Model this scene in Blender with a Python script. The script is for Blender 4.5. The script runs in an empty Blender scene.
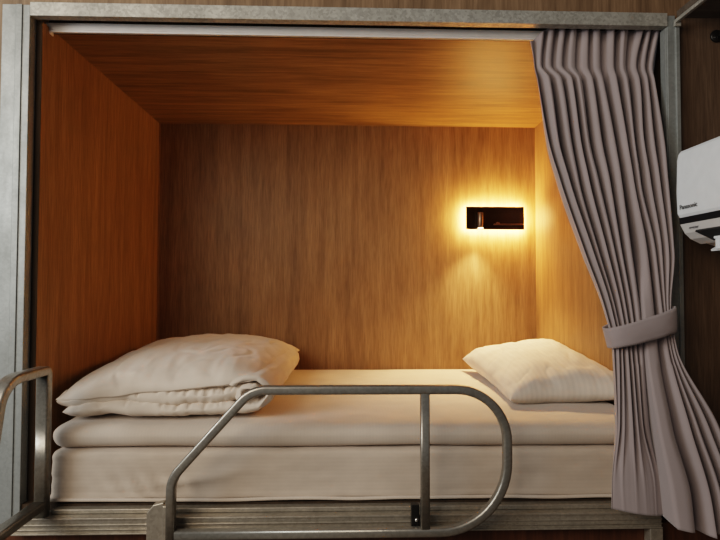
import bpy, bmesh, math, random
import numpy as np
from mathutils import Vector, Matrix, noise

random.seed(7)
SC = bpy.context.scene
COL = SC.collection

# ------------------------------------------------------------------ materials
def new_mat(name):
    m = bpy.data.materials.new(name)
    m.use_nodes = True
    nt = m.node_tree
    nt.nodes.clear()
    out = nt.nodes.new('ShaderNodeOutputMaterial')
    b = nt.nodes.new('ShaderNodeBsdfPrincipled')
    nt.links.new(b.outputs[0], out.inputs[0])
    return m, nt, b

def coords(nt, scale, rot=(0, 0, 0)):
    tc = nt.nodes.new('ShaderNodeTexCoord')
    mp = nt.nodes.new('ShaderNodeMapping')
    mp.inputs['Scale'].default_value = scale
    mp.inputs['Rotation'].default_value = rot
    nt.links.new(tc.outputs['Object'], mp.inputs[0])
    return mp.outputs[0]

def noise_tex(nt, vec, scale=1.0, detail=4.0, rough=0.55, dist=0.0):
    n = nt.nodes.new('ShaderNodeTexNoise')
    n.inputs['Scale'].default_value = scale
    n.inputs['Detail'].default_value = detail
    n.inputs['Roughness'].default_value = rough
    n.inputs['Distortion'].default_value = dist
    nt.links.new(vec, n.inputs['Vector'])
    return n.outputs[0]

def ramp(nt, fac, stops):
    r = nt.nodes.new('ShaderNodeValToRGB')
    el = r.color_ramp.elements
    while len(el) < len(stops):
        el.new(0.5)
    for e, (p, c) in zip(el, stops):
        e.position = p
        e.color = (*c, 1)
    nt.links.new(fac, r.inputs[0])
    return r.outputs[0]

def mix(nt, a, b, fac, mode='MIX'):
    m = nt.nodes.new('ShaderNodeMix')
    m.data_type = 'RGBA'
    m.blend_type = mode
    if isinstance(fac, (int, float)):
        m.inputs[0].default_value = fac
    else:
        nt.links.new(fac, m.inputs[0])
    for s, v in ((6, a), (7, b)):
        if isinstance(v, tuple):
            m.inputs[s].default_value = (*v, 1)
        else:
            nt.links.new(v, m.inputs[s])
    return m.outputs[2]

def bump(nt, h, strength, dist, bsdf):
    b = nt.nodes.new('ShaderNodeBump')
    b.inputs['Strength'].default_value = strength
    b.inputs['Distance'].default_value = dist
    nt.links.new(h, b.inputs['Height'])
    nt.links.new(b.outputs[0], bsdf.inputs['Normal'])

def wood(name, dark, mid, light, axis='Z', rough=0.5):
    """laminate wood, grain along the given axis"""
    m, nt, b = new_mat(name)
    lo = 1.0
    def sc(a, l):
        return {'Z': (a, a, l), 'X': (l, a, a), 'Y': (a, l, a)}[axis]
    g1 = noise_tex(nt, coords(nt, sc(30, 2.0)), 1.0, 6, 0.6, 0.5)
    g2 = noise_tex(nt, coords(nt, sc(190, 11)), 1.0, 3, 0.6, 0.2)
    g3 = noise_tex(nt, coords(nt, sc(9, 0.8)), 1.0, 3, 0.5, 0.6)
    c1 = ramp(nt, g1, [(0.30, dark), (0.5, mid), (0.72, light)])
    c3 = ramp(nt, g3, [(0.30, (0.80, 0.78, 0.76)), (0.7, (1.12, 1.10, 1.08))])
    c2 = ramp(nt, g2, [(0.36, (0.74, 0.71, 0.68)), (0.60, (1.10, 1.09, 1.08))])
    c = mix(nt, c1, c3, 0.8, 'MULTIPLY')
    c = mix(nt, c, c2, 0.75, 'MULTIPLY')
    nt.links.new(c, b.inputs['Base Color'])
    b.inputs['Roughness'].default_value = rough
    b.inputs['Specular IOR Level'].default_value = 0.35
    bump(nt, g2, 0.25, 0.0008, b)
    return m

def steel(name, base, rough=0.42, metal=0.75, spangle=1.0):
    """galvanised steel with zinc spangle"""
    m, nt, b = new_mat(name)
    v = nt.nodes.new('ShaderNodeTexVoronoi')
    v.inputs['Scale'].default_value = 130
    v.feature = 'F1'
    nt.links.new(coords(nt, (1, 1, 1)), v.inputs['Vector'])
    sep = nt.nodes.new('ShaderNodeSeparateColor')
    nt.links.new(v.outputs['Color'], sep.inputs[0])
    n = noise_tex(nt, coords(nt, (14, 14, 5)), 1.0, 5, 0.6)
    lo = tuple(x * (1 - 0.22 * spangle) for x in base)
    hi = tuple(min(1, x * (1 + 0.16 * spangle)) for x in base)
    c = ramp(nt, sep.outputs[0], [(0.0, lo), (1.0, hi)])
    c2 = ramp(nt, n, [(0.3, (0.72, 0.72, 0.70)), (0.7, (1.1, 1.1, 1.1))])
    c = mix(nt, c, c2, 0.8, 'MULTIPLY')
    nt.links.new(c, b.inputs['Base Color'])
    b.inputs['Metallic'].default_value = metal
    r = ramp(nt, n, [(0.3, (rough + .1,) * 3), (0.7, (rough - .08,) * 3)])
    nt.links.new(r, b.inputs['Roughness'])
    bump(nt, n, 0.15, 0.002, b)
    return m

def fabric(name, col, rough=0.9, weave=900, stripe=None, sheen=0.25, var=0.08, wr=0.0, crease=None):
    m, nt, b = new_mat(name)
    n = noise_tex(nt, coords(nt, (7, 7, 7)), 1.0, 4, 0.6)
    lo = tuple(x * (1 - var) for x in col)
    hi = tuple(min(1, x * (1 + var)) for x in col)
    c = ramp(nt, n, [(0.3, lo), (0.7, hi)])
    h = noise_tex(nt, coords(nt, (weave, weave, weave * 0.4)), 1.0, 2, 0.5)
    if stripe:
        w = nt.nodes.new('ShaderNodeTexWave')
        w.wave_type = 'BANDS'
        w.bands_direction = stripe[0]
        w.inputs['Scale'].default_value = stripe[1]
        w.inputs['Distortion'].default_value = stripe[3] if len(stripe) > 3 else 0.0
        nt.links.new(coords(nt, (1, 1, 1)), w.inputs['Vector'])
        s = ramp(nt, w.outputs[1], [(0.42, (1 - stripe[2],) * 3), (0.58, (1, 1, 1))])
        c = mix(nt, c, s, 1.0, 'MULTIPLY')
    nt.links.new(c, b.inputs['Base Color'])
    b.inputs['Roughness'].default_value = rough
    b.inputs['Sheen Weight'].default_value = sheen
    b.inputs['Specular IOR Level'].default_value = 0.2
    if wr > 0:
        n2 = noise_tex(nt, coords(nt, (5, 5, 22)), 1.0, 3, 0.5, 0.8)
        ad = nt.nodes.new('ShaderNodeMath')
        ad.operation = 'MULTIPLY_ADD'
        ad.inputs[1].default_value = wr
        nt.links.new(n2, ad.inputs[0])
        nt.links.new(h, ad.inputs[2])
        h = ad.outputs[0]
    bump(nt, h, 0.22, 0.0012, b)
    if crease:
        n3 = nt.nodes.new('ShaderNodeTexNoise')
        n3.noise_type = 'RIDGED_MULTIFRACTAL'
        n3.inputs['Scale'].default_value = 1.0
        n3.inputs['Detail'].default_value = 2.0
        n3.inputs['Roughness'].default_value = 0.45
        n3.inputs['Distortion'].default_value = 0.7
        nt.links.new(coords(nt, crease[1], (0.2, 0.3, 0.5)), n3.inputs['Vector'])
        b2 = nt.nodes.new('ShaderNodeBump')
        b2.inputs['Strength'].default_value = 1.0
        b2.inputs['Distance'].default_value = crease[0]
        nt.links.new(n3.outputs[0], b2.inputs['Height'])
        b1_out = b.inputs['Normal'].links[0].from_node
        nt.links.new(b2.outputs[0], b1_out.inputs['Normal'])
    return m

def plain(name, col, rough=0.5, metal=0.0, emis=None, estr=0.0, coat=0.0):
    m, nt, b = new_mat(name)
    n = noise_tex(nt, coords(nt, (30, 30, 30)), 1.0, 3, 0.5)
    c = ramp(nt, n, [(0.3, tuple(x * 0.96 for x in col)), (0.7, tuple(min(1, x * 1.03) for x in col))])
    nt.links.new(c, b.inputs['Base Color'])
    b.inputs['Roughness'].default_value = rough
    b.inputs['Metallic'].default_value = metal
    b.inputs['Coat Weight'].default_value = coat
    if emis:
        b.inputs['Emission Color'].default_value = (*emis, 1)
        b.inputs['Emission Strength'].default_value = estr
    return m

M = {}
M['wood_v'] = wood('brown oak laminate upright grain', (0.215, 0.120, 0.049), (0.285, 0.162, 0.069), (0.355, 0.207, 0.092), 'Z', 0.5)
M['wood_h'] = wood('brown oak laminate level grain', (0.125, 0.073, 0.031), (0.240, 0.141, 0.063), (0.345, 0.208, 0.096), 'X', 0.42)
M['wood_fascia'] = wood('dull brown laminate', (0.135, 0.085, 0.048), (0.20, 0.128, 0.075), (0.27, 0.175, 0.105), 'Z', 0.6)
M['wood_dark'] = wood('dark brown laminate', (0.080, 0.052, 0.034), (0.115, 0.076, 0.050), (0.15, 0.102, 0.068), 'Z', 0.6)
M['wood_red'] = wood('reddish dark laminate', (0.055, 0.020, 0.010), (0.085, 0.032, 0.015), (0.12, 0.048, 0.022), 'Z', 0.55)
M['wood_edge'] = wood('raw panel edge', (0.035, 0.022, 0.013), (0.05, 0.032, 0.018), (0.07, 0.044, 0.026), 'Z', 0.8)
M['steel_post'] = steel('galvanised post steel', (0.29, 0.305, 0.295), 0.5, 0.35, 0.35)
M['steel_beam'] = steel('spangled galvanised beam steel', (0.40, 0.385, 0.34), 0.5, 0.35, 1.0)
M['steel_rail'] = steel('galvanised tube steel', (0.36, 0.335, 0.29), 0.36, 0.8, 0.5)
M['steel_base'] = steel('dull galvanised channel steel', (0.40, 0.355, 0.29), 0.40, 0.6, 0.6)
M['track'] = plain('white anodised track', (0.92, 0.86, 0.80), 0.35)
M['sheet'] = fabric('off white cotton sheet', (0.555, 0.45, 0.355), stripe=('Z', 26, 0.025, 1.0), wr=0.9, crease=(0.003, (4, 4, 12)))
M['topper'] = fabric('off white cotton topper cover', (0.60, 0.50, 0.405), stripe=('X', 30, 0.02), wr=0.6, crease=(0.0028, (2.5, 7, 8)))
M['duvet'] = fabric('off white duvet cotton', (0.65, 0.55, 0.45), wr=0.8, crease=(0.02, (7, 5, 9)))
M['pillow'] = fabric('white satin striped pillowcase', (0.64, 0.57, 0.48), rough=0.75, stripe=('X', 16, 0.055), wr=0.5, crease=(0.012, (8, 6, 9)))
M['pillow_plain'] = fabric('white pillowcase end cotton', (0.74, 0.68, 0.60), rough=0.8, wr=0.6)
M['curtain'] = fabric('mauve grey curtain cloth', (0.33, 0.275, 0.27), weave=700, sheen=0.35, var=0.04)
M['tieback'] = fabric('mauve grey tieback cloth', (0.31, 0.26, 0.257), weave=700, sheen=0.35, var=0.04)
M['bronze'] = plain('dark bronze lacquer', (0.022, 0.011, 0.006), 0.22, 0.4, coat=0.3)
M['bronze_l'] = plain('brushed bronze', (0.19, 0.12, 0.075), 0.3, 0.9)
M['bronze_m'] = plain('satin bronze lip', (0.16, 0.075, 0.040), 0.35, 0.6)
M['led'] = plain('warm led', (1, 0.7, 0.3), 0.5, emis=(1.0, 0.49, 0.145), estr=700)
M['lens'] = plain('warm lens', (1, 0.8, 0.5), 0.5, emis=(1.0, 0.72, 0.36), estr=16.0)
M['ac_white'] = plain('white plastic', (0.84, 0.88, 0.90), 0.35, coat=0.15)
M['ac_low'] = plain('warm white plastic', (0.70, 0.68, 0.65), 0.4)
M['ac_black'] = plain('black gloss plastic', (0.012, 0.012, 0.013), 0.3)
M['ac_grey'] = plain('grey print', (0.10, 0.10, 0.105), 0.5)
M['ac_dark'] = plain('dark outlet plastic', (0.02, 0.02, 0.02), 0.7)
M['print'] = plain('dark grey print', (0.03, 0.03, 0.035), 0.5)
M['chrome'] = plain('chrome', (0.75, 0.73, 0.70), 0.15, 1.0)
M['black_metal'] = plain('black metal', (0.02, 0.018, 0.016), 0.4, 0.5)
M['floor'] = wood('grey brown floor boards', (0.12, 0.09, 0.065), (0.17, 0.13, 0.095), (0.21, 0.165, 0.12), 'X', 0.5)
M['soffit'] = wood('soffit laminate', (0.085, 0.068, 0.054), (0.11, 0.09, 0.072), (0.13, 0.108, 0.088), 'X', 0.65)

# ------------------------------------------------------------------ object helpers
ROOT = {}
def thing(name, label, cat, loc, group=None):
    o = bpy.data.objects.new(name, None)
    o.empty_display_size = 0.05
    COL.objects.link(o)
    o.location = loc
    o['label'] = label
    o['category'] = cat
    if group:
        o['group'] = group
    ROOT[o.name] = Vector(loc)
    return o

def tag(o, label, cat, group=None):
    o['label'] = label
    o['category'] = cat
    if group:
        o['group'] = group
    return o

def link(name, me, mat, parent=None, smooth=True, label=None, org=None):
    """mesh given in metres in the room; stored relative to its thing's base"""
    base = ROOT[parent.name] if parent else (Vector(org) if org else Vector((0, 0, 0)))
    me.transform(Matrix.Translation(-base))
    o = bpy.data.objects.new(name, me)
    COL.objects.link(o)
    if parent:
        o.parent = parent
    elif org:
        o.location = org
    ROOT[o.name] = base
    # the child of a part sits at the same base, so its own offset is zero
    me.materials.append(mat)
    if smooth:
        me.polygons.foreach_set('use_smooth', [True] * len(me.polygons))
    if label:
        o['label'] = label
    return o

def structure(name, me, mat, smooth=False):
    o = link(name, me, mat, None, smooth)
    o['kind'] = 'structure'
    return o

def mesh_of(bm, name='m'):
    bmesh.ops.recalc_face_normals(bm, faces=bm.faces)
    me = bpy.data.meshes.new(name)
    bm.to_mesh(me)
    bm.free()
    return me

def boxes(lst, bevel=0.0, seg=2):
    bm = bmesh.new()
    for (x0, x1, y0, y1, z0, z1) in lst:
        r = bmesh.ops.create_cube(bm, size=1.0)
        for v in r['verts']:
            v.co = Vector(((x0 + x1) / 2 + v.co.x * (x1 - x0), (y0 + y1) / 2 + v.co.y * (y1 - y0), (z0 + z1) / 2 + v.co.z * (z1 - z0)))
    if bevel > 0:
        bmesh.ops.bevel(bm, geom=bm.edges[:], offset=bevel, segments=seg, affect='EDGES', profile=0.5)
    return mesh_of(bm)

def box(x0, x1, y0, y1, z0, z1, bevel=0.0, seg=2):
    return boxes([(x0, x1, y0, y1, z0, z1)], bevel, seg)

def grid_mesh(P, closed_u=False, closed_v=False, caps=False):
    """P: array rows x cols x 3"""
    r, c, _ = P.shape
    verts = P.reshape(-1, 3).tolist()
    faces = []
    for i in range(r if closed_v else r - 1):
        for j in range(c if closed_u else c - 1):
            i2, j2 = (i + 1) % r, (j + 1) % c
            faces.append((i * c + j, i * c + j2, i2 * c + j2, i2 * c + j))
    if caps:
        faces.append(tuple(range(c))[::-1])
        faces.append(tuple((r - 1) * c + j for j in range(c)))
    me = bpy.data.meshes.new('m')
    me.from_pydata(verts, [], faces)
    me.update()
    bm = bmesh.new()
    bm.from_mesh(me)
    bmesh.ops.recalc_face_normals(bm, faces=bm.faces)
    bm.to_mesh(me)
    bm.free()
    return me

def fillet(pts, radii, n=10):
    """round the corners of an open 3-D polyline"""
    out = [Vector(pts[0])]
    for i in range(1, len(pts) - 1):
        p, a, b = Vector(pts[i]), Vector(pts[i - 1]), Vector(pts[i + 1])
        r = radii[i]
        d1, d2 = (a - p).normalized(), (b - p).normalized()
        ang = d1.angle(d2)
        if r <= 0 or ang > 3.1:
            out.append(p)
            continue
        t = r / math.tan(ang / 2)
        cen = p + (d1 + d2).normalized() * (r / math.sin(ang / 2))
        s, e = p + d1 * t - cen, p + d2 * t - cen
        tot = s.angle(e)
        for k in range(n + 1):
            f = k / n
            out.append(cen + (s * math.sin((1 - f) * tot) + e * math.sin(f * tot)) / math.sin(tot))
    out.append(Vector(pts[-1]))
    return out

def sweep(path, side, up_r, side_r, corner=0.35, closed=False, n=4):
    """rounded rectangular tube along a planar path; side = normal of the path plane.
    up_r = half size in the plane, side_r = half size along the plane normal"""
    side = Vector(side).normalized()
    prof = []
    rc = corner * min(up_r, side_r)
    for qx, qy, a0 in ((1, 1, 0), (-1, 1, 90), (-1, -1, 180), (1, -1, 270)):
        for k in range(n + 1):
            a = math.radians(a0 + 90 * k / n)
            prof.append((qx * (up_r - rc) + rc * math.cos(a), qy * (side_r - rc) + rc * math.sin(a)))
    N = len(path)
    rows = []
    for i, p in enumerate(path):
        if closed:
            a, b = path[i - 1], path[(i + 1) % N]
        else:
            a, b = path[max(0, i - 1)], path[min(N - 1, i + 1)]
        t = (b - a).normalized()
        nrm = t.cross(side).normalized()
        rows.append([tuple(p + nrm * u + side * w) for u, w in prof])
    return grid_mesh(np.array(rows), closed_u=True, closed_v=closed, caps=not closed)

def lathe(prof, cen, axis, seg=32):
    """prof: (radius, height) pairs, revolved about an axis through cen"""
    ax = Vector(axis).normalized()
    q = Vector((0, 0, 1)).rotation_difference(ax).to_matrix()
    rows = []
    for r, h in prof:
        rows.append([tuple(Vector(cen) + q @ Vector((max(r, 1e-5) * math.cos(2 * math.pi * k / seg), max(r, 1e-5) * math.sin(2 * math.pi * k / seg), h))) for k in range(seg)])
    return grid_mesh(np.array(rows), closed_u=True, caps=True)

def nz(x, y, z, s=1.0, seed=0.0):
    return noise.noise(Vector((x * s + seed, y * s - seed * 0.7, z * s + seed * 1.3)))

def soft_box(x0, x1, y0, y1, z0, z1, r, fn=None, step=0.02):
    """rounded slab on a dense grid, then fn(co, normal) -> offset"""
    nx, ny, nzn = [max(3, int((b - a) / step)) for a, b in ((x0, x1), (y0, y1), (z0, z1))]
    bm = bmesh.new()
    lo, hi = Vector((x0, y0, z0)), Vector((x1, y1, z1))
    cache = {}
    def vert(p):
        k = (round(p.x, 5), round(p.y, 5), round(p.z, 5))
        if k not in cache:
            cache[k] = bm.verts.new(p)
        return cache[k]
    def axis(a, b, n, r):
        # denser towards the rounded ends
        ts = [0.0]
        m = [a + r * (1 - math.cos(math.pi / 2 * i / 5)) for i in range(6)]
        mid = [a + r + (b - a - 2 * r) * i / n for i in range(1, n)]
        e = [b - r * (1 - math.cos(math.pi / 2 * i / 5)) for i in range(5, -1, -1)]
        return m + mid + e
    A = [axis(x0, x1, nx, r), axis(y0, y1, ny, r), axis(z0, z1, nzn, r)]
    for ax in range(3):
        u, w = (ax + 1) % 3, (ax + 2) % 3
        for val in (lo[ax], hi[ax]):
            for i in range(len(A[u]) - 1):
                for j in range(len(A[w]) - 1):
                    q = []
                    for di, dj in ((0, 0), (1, 0), (1, 1), (0, 1)):
                        p = Vector((0, 0, 0))
                        p[ax] = val
                        p[u] = A[u][i + di]
                        p[w] = A[w][j + dj]
                        q.append(vert(p))
                    bm.faces.new(q)
    for v in bm.verts:
        c = Vector([min(max(v.co[k], lo[k] + r), hi[k] - r) for k in range(3)])
        d = v.co - c
        n = d.normalized() if d.length > 1e-9 else Vector((0, 0, 1))
        v.co = c + n * r
        if fn:
            v.co = v.co + fn(v.co.copy(), n)
    return mesh_of(bm)

def cushion(c, T, px=3.0, py=3.0, n=90, m=90, bulge=(0, 0), wr=0.0, wscale=9.0, seed=0.0, flat=0.35, crown=0.0, edge_in=0.0, floor=None, wave=0.0, xmax=9.0, gather=0.0):
    """soft closed slab. c: corners FL, FR, BR, BL of its middle surface. T = half thickness,
    flat = share of the thickness that lies below the middle surface"""
    FL, FR, BR, BL = [Vector(p) for p in c]
    top, bot = [], []
    for j in range(m + 1):
        t = -math.cos(math.pi * j / m)
        rt, rb = [], []
        for i in range(n + 1):
            s = -math.cos(math.pi * i / n)
            a, b = (s + 1) / 2, (t + 1) / 2
            # edges drawn in between the corners, like a stuffed case
            a2 = a + edge_in * (0.5 - a) * 2 * abs(s) * (1 - t * t)
            b2 = b + edge_in * (0.5 - b) * 2 * abs(t) * (1 - s * s)
            p = (FL * (1 - a2) + FR * a2) * (1 - b2) + (BL * (1 - a2) + BR * a2) * b2
            p.x = min(p.x, xmax - 0.004 * (1 - abs(t)) * 0)
            e = max(0.0, (1 - abs(s) ** px)) ** 0.5 * max(0.0, (1 - abs(t) ** py)) ** 0.5
            h = e * T * (1 + crown * (1 - s * s) * (1 - t * t))
            w = 0
            if wr:
                w = wr * (nz(p.x, p.y, 0, wscale, seed) + 0.5 * nz(p.x * 1.7, p.y * 0.6, 0, wscale * 2.2, seed + 3)) * min(1, 3 * e)
                r1 = 1 - abs(nz(p.x, p.y * 0.5, 0, wscale * 1.3, seed + 9))
                w -= wr * 1.2 * max(0, r1 - 0.86) * 6 * min(1, 2.5 * e) * 0.5
            if gather:
                q = p.x + 0.25 * (t + 1) * nz(p.x, 0, 0, 5, seed + 31)
                rg = (1 - 2 * abs(nz(q, 0, 0, 17, seed + 41))) * 0.6 + (1 - 2 * abs(nz(q, 0.3, 0, 34, seed + 43))) * 0.4
                w += gather * (rg - 0.4) * math.exp(-((t + 0.86) / 0.22) ** 2) * (0.4 + 0.6 * abs(nz(p.x, 0, 0, 4, seed + 51)) * 2) * min(1, 3 * e)
            rt.append((p.x, p.y, p.z + h * (1 - flat) * 2 * 0.5 / 0.5 * 0.5 / 0.5 * 0.5 + h * 0.5 + w))
            if wave:
                dz = wave * nz(p.x, p.y * 0.3, 0, 6.5, seed + 17) + 0.5 * wave * nz(p.x, p.y * 0.3, 0, 15, seed + 23)
                rt[-1] = (p.x, p.y + dz * 0.8, rt[-1][2] + dz)
                p = Vector((p.x, p.y + dz * 0.8, p.z + dz))
            zb = p.z - h * flat * 2 - w * 0.3
            if floor is not None:
                zb = max(zb, floor)
                if rt[-1][2] < zb:
                    rt[-1] = (rt[-1][0], rt[-1][1], zb)
            rb.append((p.x, p.y, zb))
        top.append(rt)
        bot.append(rb)
    bm = bmesh.new()
    for P in (top, bot):
        V = [[bm.verts.new(p) for p in row] for row in P]
        for j in range(m):
            for i in range(n):
                bm.faces.new((V[j][i], V[j][i + 1], V[j + 1][i + 1], V[j + 1][i]))
    bmesh.ops.remove_doubles(bm, verts=bm.verts, dist=1e-5)
    return mesh_of(bm)

def text_mesh(s, size, rot, loc, extrude=0.0004):
    cu = bpy.data.curves.new('t', 'FONT')
    cu.body = s
    cu.size = size
    cu.extrude = extrude
    cu.offset = 0.0
    o = bpy.data.objects.new('t', cu)
    COL.objects.link(o)
    dg = bpy.context.evaluated_depsgraph_get()
    me = bpy.data.meshes.new_from_object(o.evaluated_get(dg))
    bpy.data.objects.remove(o)
    me.transform(Matrix.Translation(loc) @ rot.to_4x4())
    me.materials.clear()
    return me

# ------------------------------------------------------------------ the setting
FL0 = 0.0
structure('floor', box(-2.6, 2.2, -3.4, 1.16, -0.05, 0.0), M['floor'])
structure('wall_back', box(-1.02, 1.06, 1.0987, 1.12, 0.86, 2.50), M['wood_v'])
structure('wall_left', boxes([(-1.003, -0.985, 0.032, 1.0987, 0.86, 2.4549), (-1.003, -0.9995, 0.032, 0.0930, 2.4549, 2.56)]), M['wood_v'])
structure('wall_right', box(1.026, 1.05, 0.099, 1.0987, 0.86, 2.4549), M['wood_v'])
structure('ceiling', box(-1.02, 1.05, 0.0995, 1.0987, 2.455, 2.475), M['wood_h'])
structure('wall_upper', box(-1.6, 1.259, 0.012, 0.03, 2.494, 3.05), M['wood_fascia'])
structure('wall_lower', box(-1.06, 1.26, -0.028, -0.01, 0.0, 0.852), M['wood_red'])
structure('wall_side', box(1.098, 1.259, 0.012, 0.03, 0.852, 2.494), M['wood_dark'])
structure('wall_west', box(-1.6, -1.088, 0.012, 0.03, 0.0, 2.494), M['wood_fascia'])
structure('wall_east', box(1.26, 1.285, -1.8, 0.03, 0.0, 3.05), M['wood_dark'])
structure('trim_1', box(-1.06, -0.985, 0.0305, 0.0318, 0.917, 2.4548), M['wood_edge'])       # raw edge of the left panel
structure('trim_2', box(-1.06, 1.12, 0.0935, 0.099, 2.446, 2.56), M['wood_edge'])         # board behind the track
structure('trim_3', box(1.103, 1.2595, -0.9, 0.0115, 2.4935, 2.515), M['soffit'])             # soffit over the alcove on the right
structure('trim_4', box(-0.9848, -0.9795, 1.0935, 1.0986, 0.93, 2.4545), M['wood_v'])      # corner bead
structure('trim_5', box(1.026, 1.14, 0.0935, 0.0985, 0.80, 2.4455), M['wood_edge'])

# ------------------------------------------------------------------ bunk frame
fr = thing('bunk_frame', 'galvanised steel bunk frame around the bed opening, posts with header beam', 'bunk bed frame', (-1.0, 0.0, 0.0))
# left post: two channel faces with a groove
link('post', boxes([(-1.0915, -1.0475, -0.004, 0.028, 0.0, 2.492), (-1.0455, -1.026, -0.010, 0.030, 0.0, 2.490), (-1.0265, -1.0035, -0.006, 0.030, 0.0, 2.490), (-1.049, -1.044, 0.004, 0.028, 0.0, 2.488)], 0.0015), M['steel_post'], fr, False)
link('post', boxes([(1.060, 1.087, -0.004, 0.030, 0.0, 2.492), (1.085, 1.0985, -0.010, 0.030, 0.0, 2.468), (1.056, 1.062, 0.0, 0.030, 0.0, 2.452)], 0.0015), M['steel_post'], fr, False)
link('header_beam', boxes([(-1.003, 1.0595, -0.008, 0.011, 2.4545, 2.4985), (-1.003, 1.0595, 0.009, 0.022, 2.4545, 2.458)], 0.0015), M['steel_beam'], fr, False)
# the channel under the mattress: a top flange, a web with rolled ribs and a lower lip
sb = link('side_beam', boxes([(-1.003, 0.985, -0.060, 0.0, 0.892, 0.898), (-1.003, 0.985, -0.057, -0.050, 0.853, 0.894),
                              (-1.003, 0.985, -0.0605, -0.055, 0.8755, 0.8795), (-1.003, 0.985, -0.064, -0.030, 0.850, 0.8545), (-1.003, 0.985, -0.0625, -0.056, 0.8640, 0.8665)], 0.0012), M['steel_base'], fr, False)
link('bed_board', box(-1.003, 1.025, 0.0005, 1.098, 0.895, 0.917), M['wood_edge'], fr, False)
link('front_lip', box(-0.896, 0.985, -0.030, -0.001, 0.8985, 0.912, 0.002), M['steel_base'], fr, False)
link('leg', box(0.945, 0.985, -0.0645, -0.029, 0.0, 0.849, 0.002), M['steel_base'], fr, False)
mp = link('mounting_plate', box(0.202, 0.2260, -0.0890, -0.0652, 0.846, 0.940, 0.002), M['black_metal'], fr, False, label='dark mounting plate behind the guard rail upright')
link('bolt', lathe([(0.0, 0.0), (0.006, 0.0), (0.006, 0.003), (0.004, 0.006), (0, 0.0065)], (0.2170, -0.0890, 0.897), (0, -1, 0), 12), M['chrome'], mp)
link('corner_beam', boxes([(1.0765, 1.0885, -1.0, -0.0105, 2.460, 2.472), (1.076, 1.098, -0.020, -0.0105, 2.450, 2.466)], 0.002), M['steel_beam'], fr, False)

# ------------------------------------------------------------------ guard rail on the bed front
gr = thing('guard_rail', 'grey steel tube guard rail with a slanted left side on the bed front', 'guard rail', (0.0, -0.104, 0.85))
Y = -0.104
loop = [(-0.508, Y, 0.85), (-0.508, Y, 1.030), (-0.275, Y, 1.288), (0.488, Y, 1.288), (0.488, Y, 0.868), (-0.495, Y, 0.868)]
path = fillet(loop, [0, 0.09, 0.10, 0.155, 0.205, 0], 14)
link('tube', sweep(path, (0, 1, 0), 0.0135, 0.0135, 0.55), M['steel_rail'], gr)
link('upright', sweep([Vector((0.2405, Y, 0.879)), Vector((0.2405, Y, 1.278))], (0, 1, 0), 0.0135, 0.012, 0.4), M['steel_rail'], gr)
bk = link('bracket', mesh_of((lambda bm: bm)(bmesh.new())), M['steel_base'], gr)
bm = bmesh.new()
prof = [(-0.585, 0.0), (-0.585, 0.925), (-0.565, 0.948), (-0.534, 0.956), (-0.534, 0.0)]
f = [bm.verts.new((x, -0.090, z)) for x, z in prof]
b2 = [bm.verts.new((x, -0.065, z)) for x, z in prof]
bm.faces.new(f); bm.faces.new(b2[::-1])
for i in range(5):
    k = (i + 1) % 5
    bm.faces.new((f[i], b2[i], b2[k], f[k]))
me = mesh_of(bm)
me.transform(Matrix.Translation(-ROOT[gr.name]))
bk.data = me
me.materials.append(M['steel_base'])
md = bk.modifiers.new('bevel', 'BEVEL'); md.width = 0.003; md.segments = 2
link('weld_strap', box(-0.5345, -0.522, -0.1, -0.078, 0.846, 0.948, 0.002), M['steel_base'], gr, False)

# ------------------------------------------------------------------ hand rail at the left post
hr = thing('hand_rail', 'grey steel hand rail loop reaching out beside the left post', 'hand rail', (-0.92, -0.045, 0.90))
X = -0.917
loop = [(X, -0.040, 0.8985), (X, -0.040, 1.338), (X, -0.246, 1.338), (X, -0.330, 0.935), (X, -0.060, 0.935)]
path = fillet(loop, [0, 0.012, 0.085, 0.04, 0], 12)
link('tube', sweep(path, (1, 0, 0), 0.014, 0.0195, 0.5), M['steel_rail'], hr)

# ------------------------------------------------------------------ curtain track
tr = thing('curtain_track', 'thin white curtain track along the top of the opening', 'curtain track', (0, 0.07, 2.44))
link('channel', boxes([(-0.999, 1.05, 0.070, 0.092, 2.4475, 2.471)], 0.0012), M['track'], tr, False)
link('lip', boxes([(-0.990, 1.05, 0.0685, 0.073, 2.4395, 2.4445), (-0.990, 1.05, 0.078, 0.082, 2.4425, 2.449), (-0.990, 1.05, 0.0720, 0.086, 2.4425, 2.4475)], 0.0008), M['track'], tr, False)
link('end_stop', box(-1.001, -0.982, 0.069, 0.092, 2.434, 2.4455, 0.002), M['track'], tr, False)

# ------------------------------------------------------------------ mattress, topper
def mat_fn(p, n):
    d = Vector((0, 0, 0))
    w = 0.004 * nz(p.x * 1.2, p.y, p.z * 4, 5, 1.0) + 0.0025 * nz(p.x * 2, p.y, p.z * 14, 6, 4.0)
    if p.x < -0.25 and p.z < 1.05:                       # puckers near the left end of the fitted sheet
        k = math.exp(-((p.x + 0.62) / 0.14) ** 2) * math.exp(-((p.z - 0.975) / 0.035) ** 2)
        w += 0.009 * k * math.sin(60 * (p.x + 0.8 * (p.z - 0.97)) * 1.7)
        k2 = math.exp(-((p.z - 0.985 - 0.15 * (p.x + 0.5)) / 0.012) ** 2) * math.exp(-((p.x + 0.45) / 0.15) ** 2)
        w += 0.011 * k2
    if n.y < -0.3 and p.z < 0.94:
        w += 0.004
    if abs(n.z) > 0.8 or p.x > 0.95 or n.y > 0.5:
        w = min(w, 0) if n.z > -0.8 else 0
    return n * w
mt = thing('mattress', 'lower off-white mattress in a fitted sheet on the bed base', 'mattress', (0.05, 0.5, 0.917))
link('mattress_body', soft_box(-0.922, 1.0225, 0.004, 1.088, 0.921, 1.077, 0.022, mat_fn, 0.016), M['sheet'], mt)
rows = []
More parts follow.
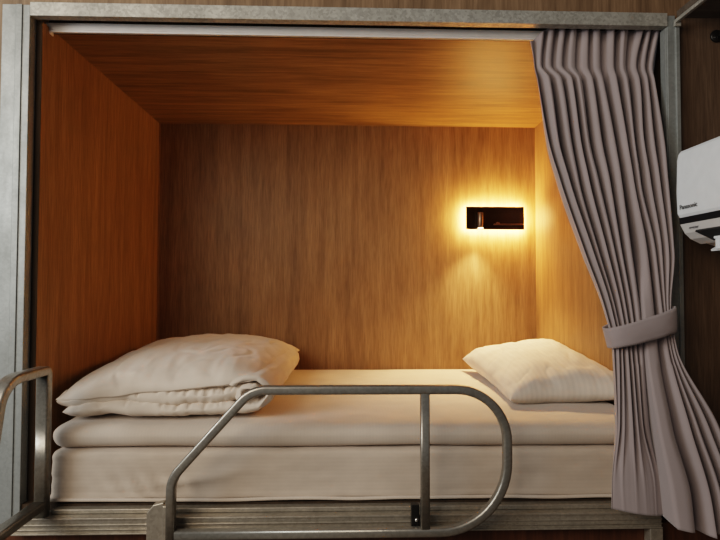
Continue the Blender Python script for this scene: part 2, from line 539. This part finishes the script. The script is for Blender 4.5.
for i in range(221):
    x = -0.915 + 1.93 * i / 220
    z = 0.9290 + 0.0045 * math.sin(6.5 * x + 1.0) * nz(x, 0, 0, 2.3, 2.0) + 0.004 * nz(x, 0, 0, 5, 7)
    y = -0.004 - 0.003 * nz(x, 0, 0, 4, 5)
    rows.append([(x, y + 0.005 * math.cos(a), z + 0.0055 * math.sin(a)) for a in [k * math.pi / 4 for k in range(8)]])
link('hem', grid_mesh(np.array(rows), closed_u=True, caps=True), M['topper'], mt)

def top_fn(p, n):
    w = 0.006 * nz(p.x, p.y, p.z, 2.2, 3.0) + 0.0035 * nz(p.x * 0.7, p.y * 3, p.z * 3, 6, 8.0)
    d = n * w
    if n.z < 0 or p.x > 1.0:
        d = Vector((d.x * (p.x < 0.9), d.y, max(0, d.z)))
    if n.z > 0.3:
        d.z = min(d.z, 0.0) - 0.001
    if p.z > 1.12:
        k = min(1, (p.z - 1.12) / 0.04); k = k * k * (3 - 2 * k)
        d.z += k * (0.0 - 0.008 * max(0, 0.25 - p.y) / 0.25)
    return d
tp = soft_box(-0.928, 1.0225, 0.006, 1.085, 1.0785, 1.163, 0.0415, top_fn, 0.018)
tag(link('mattress_topper', tp, M['topper'], None, True, org=(0.05, 0.5, 1.0785)), 'off-white quilt-like topper lying on the lower mattress', 'mattress topper')

# ------------------------------------------------------------------ folded duvet on the left
dv = thing('folded_duvet', 'off-white duvet folded into a thick stack on the left end', 'duvet', (-0.56, 0.5, 1.163))
link('top_fold', cushion([(-0.935, 0.055, 1.226), (-0.290, 0.060, 1.284), (-0.232, 1.04, 1.262), (-0.955, 1.06, 1.285)], 0.070, 3.0, 3.8, 140, 140, wr=0.0085, wscale=7, seed=2.0, flat=0.16, crown=0.12, wave=0.006, gather=0.011), M['duvet'], dv)
link('middle_fold', cushion([(-0.930, 0.055, 1.224), (-0.330, 0.060, 1.242), (-0.30, 1.0, 1.22), (-0.93, 1.0, 1.22)], 0.040, 14, 16, 200, 90, wr=0.016, wscale=17, seed=5.0, flat=0.5, wave=0.016), M['duvet'], dv)
link('bottom_fold', cushion([(-0.905, 0.045, 1.194), (-0.275, 0.055, 1.194), (-0.28, 1.0, 1.194), (-0.92, 1.0, 1.194)], 0.030, 14, 16, 200, 90, wr=0.011, wscale=12, seed=11.0, flat=0.5, wave=0.010, floor=1.1635), M['duvet'], dv)
# the right end, rolled like a scroll
rows = []
NT, NY = 120, 50
for j in range(NY + 1):
    b = j / NY
    y = 0.058 + 0.82 * b
    ring_o, ring_i = [], []
    pinch = 1 - 0.30 * max(0, 1 - b / 0.05) ** 2
    for i in range(NT + 1):
        a = i / NT
        th = math.radians(150) - a * math.radians(470)
        R = 0.074 - 0.046 * a
        th_w = 0.026 * pinch
        w = 0.004 * nz(math.cos(th) * 2, y * 6, math.sin(th) * 2, 1.6, 4)
        cx, cz = -0.306 + 0.014 * b, 1.240
        ring_o.append((cx + (R + th_w / 2 + w) * math.cos(th), y, cz + (R + th_w / 2 + w) * math.sin(th) * 0.80))
        ring_i.append((cx + (R - th_w / 2 + w) * math.cos(th), y, cz + (R - th_w / 2 + w) * math.sin(th) * 0.80))
    rows.append(ring_o + ring_i[::-1])
link('rolled_end', grid_mesh(np.array(rows), closed_u=True, caps=True), M['duvet'], dv)

# ------------------------------------------------------------------ pillow on the right
pl = thing('pillow', 'plump off-white striped pillow leaning against the right wall', 'pillow', (0.82, 0.6, 1.163))
link('pillow_case', cushion([(0.598, 0.205, 1.188), (1.055, 0.165, 1.215), (1.055, 0.95, 1.296), (0.605, 1.005, 1.222)], 0.074, 4.6, 5.0, 110, 110, wr=0.0065, wscale=10, seed=21.0, flat=0.40, crown=0.15, edge_in=0.05, floor=1.1635, xmax=1.0235, gather=0.008), M['pillow'], pl)

# ------------------------------------------------------------------ wall lamp
lp = thing('wall_lamp', 'dark bronze reading lamp with a glowing edge on the back wall', 'wall lamp', (0.796, 1.0986, 1.957))
x0, x1, z0, z1 = 0.6405, 0.951, 1.8958, 2.018
link('backplate', box(x0, x1, 1.060, 1.070, z0, z1, 0.002), M['bronze'], lp, False)
link('wall_mount', box(x0 + 0.05, x1 - 0.05, 1.0702, 1.0984, z0 + 0.035, z1 - 0.035, 0.001), M['black_metal'], lp, False)
m = 0.003
link('led_strip', boxes([(x0 + m, x1 - m, 1.0715, 1.079, z1 - m - .006, z1 - m), (x0 + m, x1 - m, 1.0715, 1.079, z0 + m, z0 + m + .006),
                         (x0 + m, x0 + m + .006, 1.0715, 1.079, z0 + m + .008, z1 - m - .008), (x1 - m - .006, x1 - m, 1.0715, 1.079, z0 + m + .008, z1 - m - .008)]), M['led'], lp, False, label='glowing warm led strip')
sp = link('spotlight', lathe([(0.0, 0.0), (0.0135, 0.0), (0.0150, 0.004), (0.0150, 0.076), (0.0135, 0.080), (0, 0.080)], (0.7115, 1.040, 1.9035), (0, 0, 1), 28), M['bronze_l'], lp)
link('lens', lathe([(0.0, 0.0), (0.0125, 0.0), (0.0125, 0.004), (0.0, 0.004)], (0.7115, 1.040, 1.8985), (0, 0, 1), 24), M['lens'], sp)
link('swivel_arm', lathe([(0.0, 0.0), (0.006, 0.0), (0.006, 0.018), (0.0, 0.018)], (0.7115, 1.0605, 1.955), (0, -1, 0), 12), M['bronze'], sp)
link('shelf_lip', box(0.786, 0.948, 1.050, 1.0598, 1.9195, 1.9265, 0.002), M['bronze_m'], lp, False)
link('switch', lathe([(0.0, 0.0), (0.010, 0.0), (0.009, 0.006), (0.004, 0.008), (0, 0.008)], (0.808, 1.055, 1.9265), (0, 0, 1), 20), M['bronze_m'], lp)

# ------------------------------------------------------------------ curtain
ROWS = [  # z, depth, left edge, eleven fold crests, right edge
    (2.4700, 0.051, [0.620, 0.660, 0.695, 0.732, 0.771, 0.812, 0.848, 0.898, 0.942, 1.000, 1.028, 1.058, 1.076]),
    (2.3409, 0.049, [0.633, 0.651, 0.683, 0.720, 0.763, 0.808, 0.849, 0.897, 0.936, 0.975, 1.006, 1.034, 1.052]),
    (2.2877, 0.040, [0.637, 0.672, 0.712, 0.748, 0.780, 0.817, 0.853, 0.896, 0.937, 0.975, 1.004, 1.030, 1.044]),
    (2.0678, 0.005, [0.658, 0.681, 0.724, 0.754, 0.784, 0.822, 0.866, 0.904, 0.934, 0.961, 0.994, 1.031, 1.046]),
    (1.9373, -0.022, [0.682, 0.702, 0.735, 0.764, 0.797, 0.833, 0.869, 0.908, 0.934, 0.964, 0.993, 1.023, 1.043]),
    (1.7094, -0.050, [0.746, 0.765, 0.787, 0.810, 0.836, 0.858, 0.884, 0.935, 0.964, 0.984, 1.003, 1.022, 1.039]),
    (1.5210, -0.070, [0.806, 0.819, 0.834, 0.850, 0.866, 0.883, 0.901, 0.943, 0.972, 0.982, 0.990, 0.997, 1.004]),
    (1.4136, -0.080, [0.826, 0.835, 0.848, 0.861, 0.876, 0.890, 0.906, 0.944, 0.980, 0.990, 0.998, 1.006, 1.014]),
    (1.1864, -0.092, [0.828, 0.831, 0.844, 0.862, 0.881, 0.897, 0.912, 0.962, 1.018, 1.046, 1.075, 1.106, 1.131]),
    (1.0070, -0.097, [0.810, 0.816, 0.841, 0.872, 0.903, 0.934, 0.956, 1.002, 1.058, 1.095, 1.126, 1.151, 1.176]),
    (0.9111, -0.097, [0.807, 0.815, 0.846, 0.876, 0.910, 0.938, 0.963, 1.006, 1.068, 1.103, 1.134, 1.165, 1.193]),
]
AMP = [  # fold depth, rows as above: left group, right group
    (0.015, 0.015), (0.010, 0.010), (0.021, 0.021), (0.034, 0.033), (0.037, 0.034), (0.030, 0.028), (0.018, 0.018),
    (0.015, 0.016), (0.012, 0.026), (0.0015, 0.034), (0.0005, 0.036)]
FRONT = [0, 0, 0, 0, 0, 0.004, 0.012, 0.014, 0.030, 0.042, 0.048]
EDGE = [0.868, 0.870, 0.874, 0.885, 0.889, 0.905, 0.914, 0.916, 0.928, 0.948, 0.958]     # left edge of the broad front fold      # how far the right group hangs in front of the left
zs = np.array([r[0] for r in ROWS])
sv = (zs[0] - zs)                                                     # distance down the cloth
def catmull(xs, ys, x):
    """cubic hermite with finite-difference slopes, ys may be rows of values"""
    xs = np.asarray(xs, float); ys = np.asarray(ys, float)
    d = np.zeros_like(ys)
    h = np.diff(xs)
    sl = np.diff(ys, axis=0) / (h[:, None] if ys.ndim > 1 else h)
    d[1:-1] = (sl[1:] + sl[:-1]) / 2
    same = (sl[1:] * sl[:-1]) > 0
    d[1:-1] = np.where(same, 2 * sl[1:] * sl[:-1] / np.where(same, sl[1:] + sl[:-1], 1), 0)
    d[0] = sl[0]; d[-1] = sl[-1]
    i = int(min(max(np.searchsorted(xs, x) - 1, 0), len(xs) - 2))
    t = (x - xs[i]) / h[i]
    t = min(max(t, 0), 1)
    return (2*t**3 - 3*t**2 + 1)*ys[i] + (t**3 - 2*t**2 + t)*h[i]*d[i] + (-2*t**3 + 3*t**2)*ys[i+1] + (t**3 - t**2)*h[i]*d[i+1]
XS = np.array([r[2] for r in ROWS]); YS = np.array([r[1] for r in ROWS])
ED = np.array(EDGE); AL = np.array(AMP); FR_ = np.array(FRONT)
NV, PER = 230, 16
NF = 11
rng = [random.uniform(-1, 1) for _ in range(40)]
rows = []
for iv in range(NV + 1):
    s = sv[-1] * iv / NV
    xr = catmull(sv, XS, s); y0 = catmull(sv, YS, s); am = catmull(sv, AL, s); fro = catmull(sv, FR_, s)
    z = zs[0] - s
    low = min(1, max(0, (s - 1.06) / 0.45))
    row = []
    def put(x, y, k):
        # k = fold number (float); hem runs lower on the right-hand group
        g = 0 if k < 5.45 else 1
        drop = 0
        if low > 0:
            drop = (-0.016 + 0.022 * max(0, min(1, (x - 0.805) / 0.155))) * -1 if g == 0 else -0.006 - 0.030 * max(0, min(1, (k - 5.5) / 1.0))
            drop *= low ** 2
        lift = -0.018 * max(0, 1 - k / 0.6) * max(0, 1 - s / 0.1)
        wob = 0.0022 * nz(k * 1.7, s * 3, 0, 1.0, 3.3)
        row.append((x + wob, y, z + drop + lift))
    for q in range(12):
        t = q / 12
        xe, xc = xr[0], xr[1]
        if t < 0.5:
            f = t / 0.5
            put(xe + (xc - xe) * 0.55 * f, y0 + am[0] * (-0.5 * (1 + math.cos(math.pi * f)) / 2 + 0.9 * (1 - math.cos(math.pi * f)) / 2), -1 + t)
        else:
            f = (t - 0.5) / 0.5
            put(xe + (xc - xe) * (0.55 + 0.45 * f), y0 + am[0] * (0.9 - 1.9 * (1 - math.cos(math.pi * f)) / 2), -1 + t)
    for c in range(NF - 1):
        g0 = 0.0 if c < 5 else 1.0
        for q in range(PER):
            t = q / PER
            xa, xb = xr[c + 1], xr[c + 2]
            A = am[0] if c < 5 else am[1]
            off = -fro * g0
            if c == 5:
                off = -fro * (0.5 - 0.5 * math.cos(math.pi * t))
                A = am[0] * (1 - t) + am[1] * t
            if c == 5:
                pass
            A *= 1 + 0.20 * rng[c + 7] * (low < 0.1) 
            if c < 5 and s > 1.0:
                k = min(1, (s - 1.0) / 0.3)
                A *= 1 - 0.95 * k * (c % 2)
                off -= 0.016 * k * math.sin(math.pi * (c + t) / 5)
            A *= 1 + 0.22 * rng[c] * math.sin(2.2 * s + rng[c + 11] * 6)
            vx = 0.5 + 0.10 * rng[c + 20]
            tt = t / vx * 0.5 if t < vx else 0.5 + (t - vx) / (1 - vx) * 0.5
            cy = -math.cos(2 * math.pi * tt)
            cy = cy - 0.14 * math.cos(4 * math.pi * tt) * (0.5 + 0.5 * rng[c + 5])
            over = 0.07 * (xb - xa) * math.sin(4 * math.pi * tt) * (1 - 0.7 * low)
            px_, py_ = xa + (xb - xa) * tt + over, y0 + off + A * cy
            if c == 5 and s > 0.75:
                k = min(1, (s - 0.75) / 0.2); k = k * k * (3 - 2 * k)
                xe = catmull(sv, ED, s)
                yf, yb = y0 - fro - am[1] * 0.85, y0 + 0.016
                if t < 0.45:
                    f = t / 0.45
                    qx, qy = xa + (xe + 0.010 - xa) * f, (y0 - am[0]) + (yb - (y0 - am[0])) * f ** 2
                elif t < 0.68:
                    f = (t - 0.45) / 0.23
                    qx, qy = xe + 0.010 - 0.010 * math.sin(math.pi / 2 * f), yb + (yf - yb) * (0.5 - 0.5 * math.cos(math.pi * f))
                else:
                    f = (t - 0.68) / 0.32
                    qx, qy = xe + (xb - xe) * f, yf + (y0 - fro - am[1] - yf) * math.sin(math.pi / 2 * f)
                px_, py_ = px_ * (1 - k) + qx * k, py_ * (1 - k) + qy * k
            put(px_, py_, c + t)
    for q in range(6):
        t = q / 5
        put(xr[-2] + (xr[-1] - xr[-2]) * t, y0 - fro - am[1] * math.cos(math.pi * t), 10 + t * 0.5)
    rows.append(row)
ct = thing('curtain', 'mauve grey pinch-pleated curtain gathered at the right of the opening', 'curtain', (0.9, -0.05, 0.85))
cp = link('curtain_panel', grid_mesh(np.array(rows)), M['curtain'], ct)
sd = cp.modifiers.new('thick', 'SOLIDIFY'); sd.thickness = 0.0016; sd.offset = 0
# tieback: a flat band wrapped around the gathered cloth
N = 96
rows = []
for k in range(9):
    b = k / 8
    r = []
    for i in range(N):
        a = 2 * math.pi * i / N
        ca, sa = math.cos(a), math.sin(a)
        ex = math.copysign(abs(ca) ** 0.75, ca); ey = math.copysign(abs(sa) ** 0.75, sa)
        x = 0.9135 - 0.008 * b + (0.0985 + 0.007 * b) * ex
        y = -0.085 + 0.043 * ey - 0.004 * math.sin(math.pi * b) * (ey < 0)
        z = 1.4085 + (x - 0.808) * 0.262 + b * (0.064 + 0.012 * (x - 0.808) / 0.22)
        w = 0.0018 * nz(x * 3, b * 1.2, y * 3, 7, 2)
        r.append((x, y + w, z + w))
    rows.append(r)
tb = link('tieback', grid_mesh(np.array(rows), closed_u=True), M['tieback'], ct, label='cloth tieback band')
sd = tb.modifiers.new('thick', 'SOLIDIFY'); sd.thickness = 0.004; sd.offset = 1

# ------------------------------------------------------------------ air conditioner on the right wall
ac = thing('air_conditioner', 'white wall-mounted air conditioner with a black stripe at the right edge', 'air conditioner', (1.259, -0.49, 1.70))
YA, YB = -0.090, -0.890
def extrude_profile(prof, ya, yb, inset=0.006):
    """prof: (x, z) ring; ends slightly drawn in so the ends look rounded"""
    cx = sum(p[0] for p in prof) / len(prof); cz = sum(p[1] for p in prof) / len(prof)
    rows = []
    for yy, k in ((ya, inset), (ya - inset * 0.35, inset * 0.4), (ya - inset, 0), (yb + inset, 0), (yb + inset * 0.35, inset * 0.4), (yb, inset)):
        ring = []
        for x, z in prof:
            d = Vector((cx - x, cz - z)); L = d.length
            d = d / L if L > 1e-6 else d
            ring.append((x + d.x * k, yy, z + d.y * k))
        rows.append(ring)
    return grid_mesh(np.array(rows), closed_u=True, caps=True)
link('casing', extrude_profile([(1.256, 2.012), (1.075, 2.016), (1.050, 2.008), (1.042, 1.99), (1.040, 1.81), (1.046, 1.79), (1.066, 1.757), (1.098, 1.735), (1.14, 1.722), (1.20, 1.715), (1.256, 1.715)], YA, YB, 0.01), M['ac_low'], ac, False)
fp = link('front_panel', extrude_profile([(1.0405, 2.016), (1.050, 2.0185), (1.075, 2.0185), (1.075, 2.0165), (1.0505, 2.0085), (1.0425, 1.992), (1.0405, 1.8105), (1.034, 1.8095), (1.0295, 1.818), (1.0265, 1.88), (1.0265, 1.94), (1.0295, 1.99), (1.034, 2.008)], YA + 0.002, YB - 0.002, 0.006), M['ac_white'], ac, False)
link('stripe', extrude_profile([(1.0325, 1.8090), (1.0395, 1.8090), (1.0445, 1.7895), (1.0345, 1.7895)], YA + 0.0005, YB, 0.003), M['ac_black'], ac, False, label='black stripe')
link('lower_panel', extrude_profile([(1.0345, 1.7890), (1.0445, 1.7890), (1.067, 1.7555), (1.098, 1.7335), (1.098, 1.7290), (1.066, 1.7440), (1.0475, 1.7620)], YA - 0.001, YB, 0.004), M['ac_low'], ac, False)
# the air outlet: a dark opening in the lower panel with an open flap on white hinges
R3 = Matrix(((0, 0, -1), (-1, 0, 0), (0, 1, 0)))
bm = bmesh.new()
Q = [(1.0425, -0.150, 1.7640), (1.0425, -0.80, 1.7640), (1.0800, -0.80, 1.7345), (1.0800, -0.178, 1.7345)]
N_ = Vector((-0.65, 0, -0.75)).normalized() * 0.0022
a_ = [bm.verts.new(Vector(q) + N_) for q in Q]; b_ = [bm.verts.new(Vector(q) - N_ * 4) for q in Q]
bm.faces.new(a_); bm.faces.new(b_[::-1])
for i in range(4):
    bm.faces.new((a_[i], b_[i], b_[(i + 1) % 4], a_[(i + 1) % 4]))
link('air_outlet', mesh_of(bm), M['ac_dark'], ac, False, label='dark air outlet slot')
fl = link('louver', extrude_profile([(1.072, 1.7065), (1.105, 1.7250), (1.107, 1.7210), (1.074, 1.7020)], -0.170, -0.80, 0.003), M['ac_white'], ac, False)
for yh in (-0.205, -0.48, -0.755):
    link('hinge', boxes([(1.066, 1.078, yh - 0.012, yh + 0.005, 1.7060, 1.7400), (1.064, 1.080, yh - 0.016, yh + 0.009, 1.736, 1.7440)], 0.002), M['ac_white'], fl, False)
me = text_mesh('Panasonic', 0.0205, R3, Vector((1.0263, -0.1035, 1.8330)))
link('brand_lettering', me, M['print'], fp, False)
Rt = Matrix.Rotation(math.radians(25), 3, 'Y') @ R3
me = text_mesh('Inverter', 0.0125, Rt, Vector((1.0376, -0.128, 1.7722)))
link('lettering', me, M['ac_grey'], ac, False)

# ------------------------------------------------------------------ hook on the wall right of the post
hk = thing('wall_hook', 'small round metal hook at the top right of the dark wall', 'hook', (1.236, 0.012, 2.432))
link('plate', lathe([(0, 0), (0.021, 0), (0.021, 0.004), (0.017, 0.007), (0, 0.007)], (1.236, 0.0118, 2.432), (0, -1, 0), 28), M['black_metal'], hk)
link('knob', lathe([(0, 0), (0.006, 0), (0.006, 0.018), (0.013, 0.024), (0.014, 0.032), (0.009, 0.038), (0, 0.039)], (1.238, 0.005, 2.429), (0, -1, 0), 24), M['chrome'], hk)

# ------------------------------------------------------------------ light
def area(name, loc, target, size, power, col, sy=None):
    l = bpy.data.lights.new(name, 'AREA')
    l.energy = power; l.color = col; l.size = size
    if sy:
        l.shape = 'RECTANGLE'; l.size_y = sy
    o = bpy.data.objects.new(name, l)
    COL.objects.link(o)
    o.location = loc
    o.rotation_euler = (Vector(target) - Vector(loc)).to_track_quat('-Z', 'Y').to_euler()
    return o
area('room_ceiling_light', (-1.9, -2.5, 2.75), (0.0, 0.2, 1.5), 1.9, 42, (1.0, 0.85, 0.69))
area('window_light', (-2.7, -1.5, 2.3), (1.0, -0.1, 1.7), 1.0, 30, (0.90, 0.96, 1.0))
l = bpy.data.lights.new('reading_spot', 'SPOT')
l.energy = 48; l.color = (1.0, 0.64, 0.30); l.spot_size = math.radians(95); l.spot_blend = 0.8; l.shadow_soft_size = 0.012
o = bpy.data.objects.new('reading_spot', l)
COL.objects.link(o)
o.location = (0.7115, 1.036, 1.892)
o.rotation_euler = (Vector((0.62, 0.80, 1.16)) - Vector(o.location)).to_track_quat('-Z', 'Y').to_euler()

w = bpy.data.worlds.new('room')
SC.world = w
w.use_nodes = True
w.node_tree.nodes['Background'].inputs[0].default_value = (0.85, 0.92, 1.0, 1)
w.node_tree.nodes['Background'].inputs[1].default_value = 0.10

# ------------------------------------------------------------------ camera
cam = bpy.data.cameras.new('camera')
cam.sensor_width = 36
cam.lens = 520 / 720 * 36
cam.clip_start = 0.02
co = bpy.data.objects.new('camera', cam)
COL.objects.link(co)
yaw, pit, rol = 0.029, 0.0291, -0.0022
co.location = (0, -1.665, 1.6)
co.rotation_euler = (Matrix.Rotation(-yaw, 3, 'Z') @ Matrix.Rotation(math.pi / 2 + pit, 3, 'X') @ Matrix.Rotation(-rol, 3, 'Z')).to_euler()
SC.camera = co

SC.view_settings.view_transform = 'Filmic'
SC.view_settings.look = 'Medium High Contrast'
SC.view_settings.exposure = 0.36
